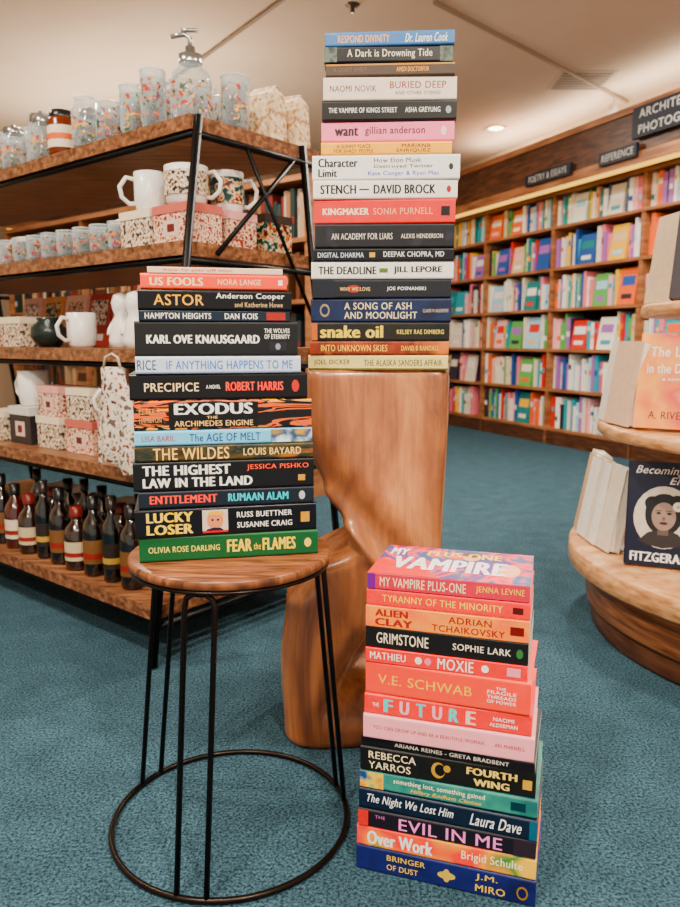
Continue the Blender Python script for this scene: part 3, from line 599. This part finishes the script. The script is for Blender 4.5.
for s,d,me in [(.46,.03,J3),(.53,.09,J1),(.55,.2,J2),(.69,.04,J1),(.70,.14,J3),(.77,.08,J2),(.86,.04,J1),(1.13,.05,J2),(.62,.15,J3)]:
    P('glass_jar',me,s,d,Z1,0)
mb=MB(); mb.lathe([(0,0),(.036,0),(.038,.01),(.038,.09),(.03,.1),(0,.1)],mat((120,60,30),.2),n=20); mb.lathe([(.0385,.02),(.0385,.075)],mat((236,224,200),.6),n=20); mb.lathe([(.039,.04),(.039,.055)],mat((220,120,60),.6),n=20); mb.lathe([(.032,.098),(.032,.115),(0,.115)],mat((40,36,34),.3),n=20)
P('candle_jar',mb.mesh('candle_jar'),.60,.045,Z1,0,1.05)
mb=MB()
BEIGE=pat([(190,150,110),(226,204,172),(236,220,196),(150,110,80)],60,const=True,rough=.7)
mb.add([(-.05,-.035,0),(.05,-.035,0),(.05,.035,0),(-.05,.035,0),(-.046,-.03,.13),(.046,-.03,.125),(.046,.03,.125),(-.046,.03,.13),(-.04,-.004,.155),(.04,-.004,.15),(.04,.004,.15),(-.04,.004,.155)],
 [(3,2,1,0),(0,1,5,4),(1,2,6,5),(2,3,7,6),(3,0,4,7),(4,5,9,8),(5,6,10,9),(6,7,11,10),(7,4,8,11),(8,9,10,11)],BEIGE)
BAG=mb.mesh('coffee_bag')
for s,d in [(.06,.30),(.06,.39),(.18,.34),(.3,.36),(.42,.36)]: P('coffee_bag',BAG,s,d,Z1,R(-39+random.uniform(-6,6)),.9)
for s,d,me in [(.08,.05,T2),(.07,.17,T1),(.22,.05,T5),(.08,.3,T6)]: P('gift_tin',me,s,d,Z2,R(-39))
P('coffee_mug',M4,.08,.05,Z2+.0905,R(-10)); P('coffee_mug',M1,.22,.05,Z2+.0905,R(200)); P('coffee_mug',M5,.07,.17,Z2+.0855,R(20))
for s,d,me in [(.42,.13,M5),(.54,.14,M3),(.84,.13,M3),(.97,.13,M5)]: P('coffee_mug',me,s,d,Z2,R(-130))
for i in range(8): P('drinking_glass',G4,.33+.083*i,.03,Z2,random.random()*6)
for s,d,me in [(.6,.27,T3),(.76,.25,T6),(1.1,.15,T5),(.28,.22,T4)]: P('gift_tin',me,s,d,Z2,R(-39))
mb=MB(); mb.lathe([(0,0),(.03,0),(.052,.03),(.05,.055),(.03,.075),(.034,.085),(.03,.085),(.026,.07),(0,.06)],mat((50,62,60),.25),n=24)
VASE=mb.mesh('ceramic_vase'); P('ceramic_vase',VASE,.69,.02,Z3)
mb=MB(); mb.lathe([(0,0),(.032,0),(.036,.02),(.026,.07),(.018,.085),(.024,.10),(.027,.118),(.02,.138),(0,.145)],WHITEC,n=20)
mb.tube([(.024,0,.075),(.036,-.01,.05),(.03,-.02,.035)],.006,WHITEC); mb.tube([(-.024,0,.075),(-.036,-.01,.05),(-.03,-.02,.035)],.006,WHITEC)
FIG=mb.mesh('ceramic_figurine')
for s,d in [(.17,.03),(.26,.02),(.25,.12),(.35,.04)]: P('ceramic_figurine',FIG,s,d,Z3,R(-30))
P('coffee_mug',M1,.53,.03,Z3,-2.3)
for i,(s,c) in enumerate([(.46,(226,150,146)),(.6,(236,210,196)),(.74,(196,90,84)),(.88,(240,206,190)),(1.02,(226,170,120)),(1.16,(230,190,180))]):
    mb=MB(); t=Matrix.Rotation(R(-12),4,'X'); mb.box(-.06,.06,0,.012,0,.17,mat(c,.5),t); mb.box(-.045,.045,-.001,0,.07,.15,(FLORAL2,FLORAL4,FLORAL)[i%3],t); mb.box(-.04,.04,-.001,0,.02,.04,WHITEC,t)
    P('greeting_card',mb.mesh('greeting_card'),s,.2,Z3,R(-39))
for s,d,me in [(.86,.04,T5),(1.02,.04,T1)]: P('gift_tin',me,s,d,Z3,R(-39))
for s,d,me in [(.76,.0,T3),(.6,.0,T5),(.44,.0,T2),(.28,.0,T4),(.92,.0,T5),(.66,.16,T4),(.5,.16,T6),(.3,.16,T5)]: P('gift_tin',me,s,d,Z4,R(-39))
P('coffee_mug',M1,.76,.0,Z4+.1105,2.6,1.1); P('gift_tin',T1,.6,.0,Z4+.0912,R(-39)); P('gift_tin',T5,.44,.0,Z4+.0912,R(-39),.95); P('coffee_mug',M4,.28,.0,Z4+.1005,3.6)
for i in range(9):
    P('sauce_bottle',BT[[0,2,0,3,0,2,3,1,0][i]],.16+.083*i,-.09,Z5,random.random()*6)
for i in range(8):
    P('sauce_bottle',BT[[2,0,3,0,2,0,3,2][i]],.2+.09*i,.03,Z5,random.random()*6,.95)
for i in range(5): P('gift_tin',[T3,T6][i%2],.2+.2*i,.2,Z5,R(-39))
mb=MB(); nx,nz=14,20; vs=[];fs=[]
for side in (0,1):
    for j in range(nz+1):
        v=j/nz; w=.034+.026*sstep(v/.8)
        for i in range(nx+1):
            u=i/nx*2-1; th=.010*(1-u*u)**.5*(1-(2*v-1)**6)
            fold=.007*math.sin(u*7+v*1.5)*v
            vs.append((u*w+.008*math.sin(v*3),(-th if side==0 else th)+fold,-v*(.235+.015*math.sin(u*3))))
Q=(nx+1)*(nz+1)
for side in (0,1):
    for j in range(nz):
        for i in range(nx):
            a=side*Q+j*(nx+1)+i; fs.append((a,a+1,a+nx+2,a+nx+1))
mb.add(vs,fs,pat([(120,104,96),(212,200,186),(226,216,202),(218,206,190),(160,110,90),(70,60,58)],75,const=True,rough=.9,detail=1,lo=.3,hi=.7),True)
mb.tube([(-.025,0,-.003),(-.018,0,.022),(0,.002,.03),(.018,0,.022),(.025,0,-.003)],.003,mat((200,186,168),.8))
mb.obj('cloth_gift_bag',loc=S(.12,-.15,.69),rz=R(-25))

# ------------------------------------------------------------ round tiered display on the right
C=(1.23,1.80)
E=empty('round_tiered_display',(C[0],C[1],0))
def disc(name,r,z0,z1,m):
    mb=MB(); mb.lathe([(0,z0),(r-.006,z0),(r,z0+.006),(r,z1-.006),(r-.006,z1),(0,z1)],m,n=96); mb.obj(name,E)
disc('base_kick',.56,0,.06,WOODD)
disc('base',.575,.06,.165,WOOD)
disc('tier_1',.626,.165,.22,WOODL)
disc('core_1',.30,.22,.51,WOOD)
disc('tier_2',.567,.51,.54,WOODL)
disc('core_2',.24,.54,.81,WOOD)
disc('tier_3',.475,.81,.84,WOODL)
disc('core_3',.18,.84,1.1,WOOD)
disc('tier_4',.3,1.1,1.125,WOODL)
def upbook(x,y,z,phi,tilt,L,D,t,cov,front=(),labs=(),soft=False):
    mb=bookmesh(t,L,D,cov,labs,front=front,soft=soft)
    B=Matrix(((0,1,0,0),(0,0,-1,0),(-1,0,0,0),(0,0,0,1)))
    M=Matrix.Translation((x,y,z+.001))@Matrix.Rotation(R(phi),4,'Z')@Matrix.Rotation(R(-tilt),4,'X')@Matrix.Translation((-D/2,0,L/2))@B
    return mb.obj('display_book',M=M)
face=[('e',.5,.47,.40,.30,(220,212,198)),('e',.5,.5,.25,.2,(40,36,38)),('e',.34,.6,.1,.07,(30,28,30)),('e',.66,.62,.1,.07,(30,28,30)),
 ('p',[(.18,.24),(.3,.32),(.42,.35),(.58,.35),(.7,.32),(.82,.24),(.7,.2),(.5,.175),(.3,.2)],(70,62,60)),('r',.43,.57,.3,.42,(120,104,96)),
 ('e',.5,.48,.16,.135,(168,148,136)),('e',.43,.51,.03,.012,(30,24,24)),('e',.57,.51,.03,.012,(30,24,24)),('e',.5,.46,.022,.02,(130,112,102)),('e',.5,.415,.055,.014,(90,50,50)),('r',.39,.47,.53,.537,(36,28,28)),('r',.53,.61,.53,.537,(36,28,28)),
 ('e',.68,.58,.07,.045,(236,232,224)),('e',.68,.58,.025,.016,(210,190,120)),
 ('i','Becoming',.1,.75,.86,.96,W),('i','Ella',.55,.8,.79,.86,W),('b','FITZGERALD',.08,.92,.04,.13,W)]
upbook(.762,1.70,.22,-22,10,.245,.165,.03,(28,36,64),face)
art=[('r',0,1,0,1,pat([(236,130,56),(246,180,96),(226,100,80),(240,210,180)],6)),('t','The Light',.15,.85,.72,.86,W),('t','in the Dunes',.12,.88,.58,.68,W),('t','a novel',.35,.65,.5,.54,W),('t','A. RIVERS',.2,.8,.1,.18,(120,50,40))]
upbook(.772,1.72,.54,-32,14,.225,.155,.03,(232,150,96),art)
for i,(x,y,c) in enumerate([(.712,1.83,(226,200,176)),(.718,1.90,(236,230,220)),(.74,1.97,(214,140,110)),(.775,2.04,(230,224,214))]):
    upbook(x,y,.54,-86-4*i,8,.205,.14,.03,c)
upbook(.90,1.60,.54,-10,14,.22,.15,.03,(70,100,120),[('b','NORTH',.15,.85,.6,.75,W)])
for i,(x,y,c) in enumerate([(.69,1.86,(226,216,200)),(.685,1.93,(240,234,226)),(.695,2.0,(220,190,160)),(.72,2.07,(236,230,222))]):
    upbook(x,y,.22,-84-5*i,10,.215,.14,.03,c)
upbook(.93,1.48,.22,-8,10,.24,.16,.03,(180,60,60),[('b','EMBER',.15,.85,.6,.75,W)])
upbook(.845,1.73,.84,-40,12,.24,.16,.03,(70,62,68),[('t','NIGHT',.15,.85,.6,.72,(220,180,110)),('e',.5,.35,.2,.12,(180,120,80))])
upbook(.83,1.90,.84,-84,8,.22,.15,.03,(226,206,180))
upbook(1.0,1.52,.84,-12,12,.23,.15,.03,(210,90,70),[('b','SUN',.2,.8,.6,.75,W)])

# ------------------------------------------------------------ world, camera
w=bpy.data.worlds.new('World'); SC.world=w; w.use_nodes=True
bg=w.node_tree.nodes['Background']; bg.inputs[0].default_value=(1.0,.92,.82,1); bg.inputs[1].default_value=1.05
cam=bpy.data.cameras.new('camera'); co=bpy.data.objects.new('camera',cam); COL.objects.link(co)
cam.sensor_fit='VERTICAL'; cam.sensor_height=36; cam.lens=740/907*36
co.location=(0,0,.75); co.rotation_euler=(R(90-8.68),0,0)
cam.dof.use_dof=True; cam.dof.focus_distance=1.12; cam.dof.aperture_fstop=6.3
cam.clip_start=.05
SC.camera=co
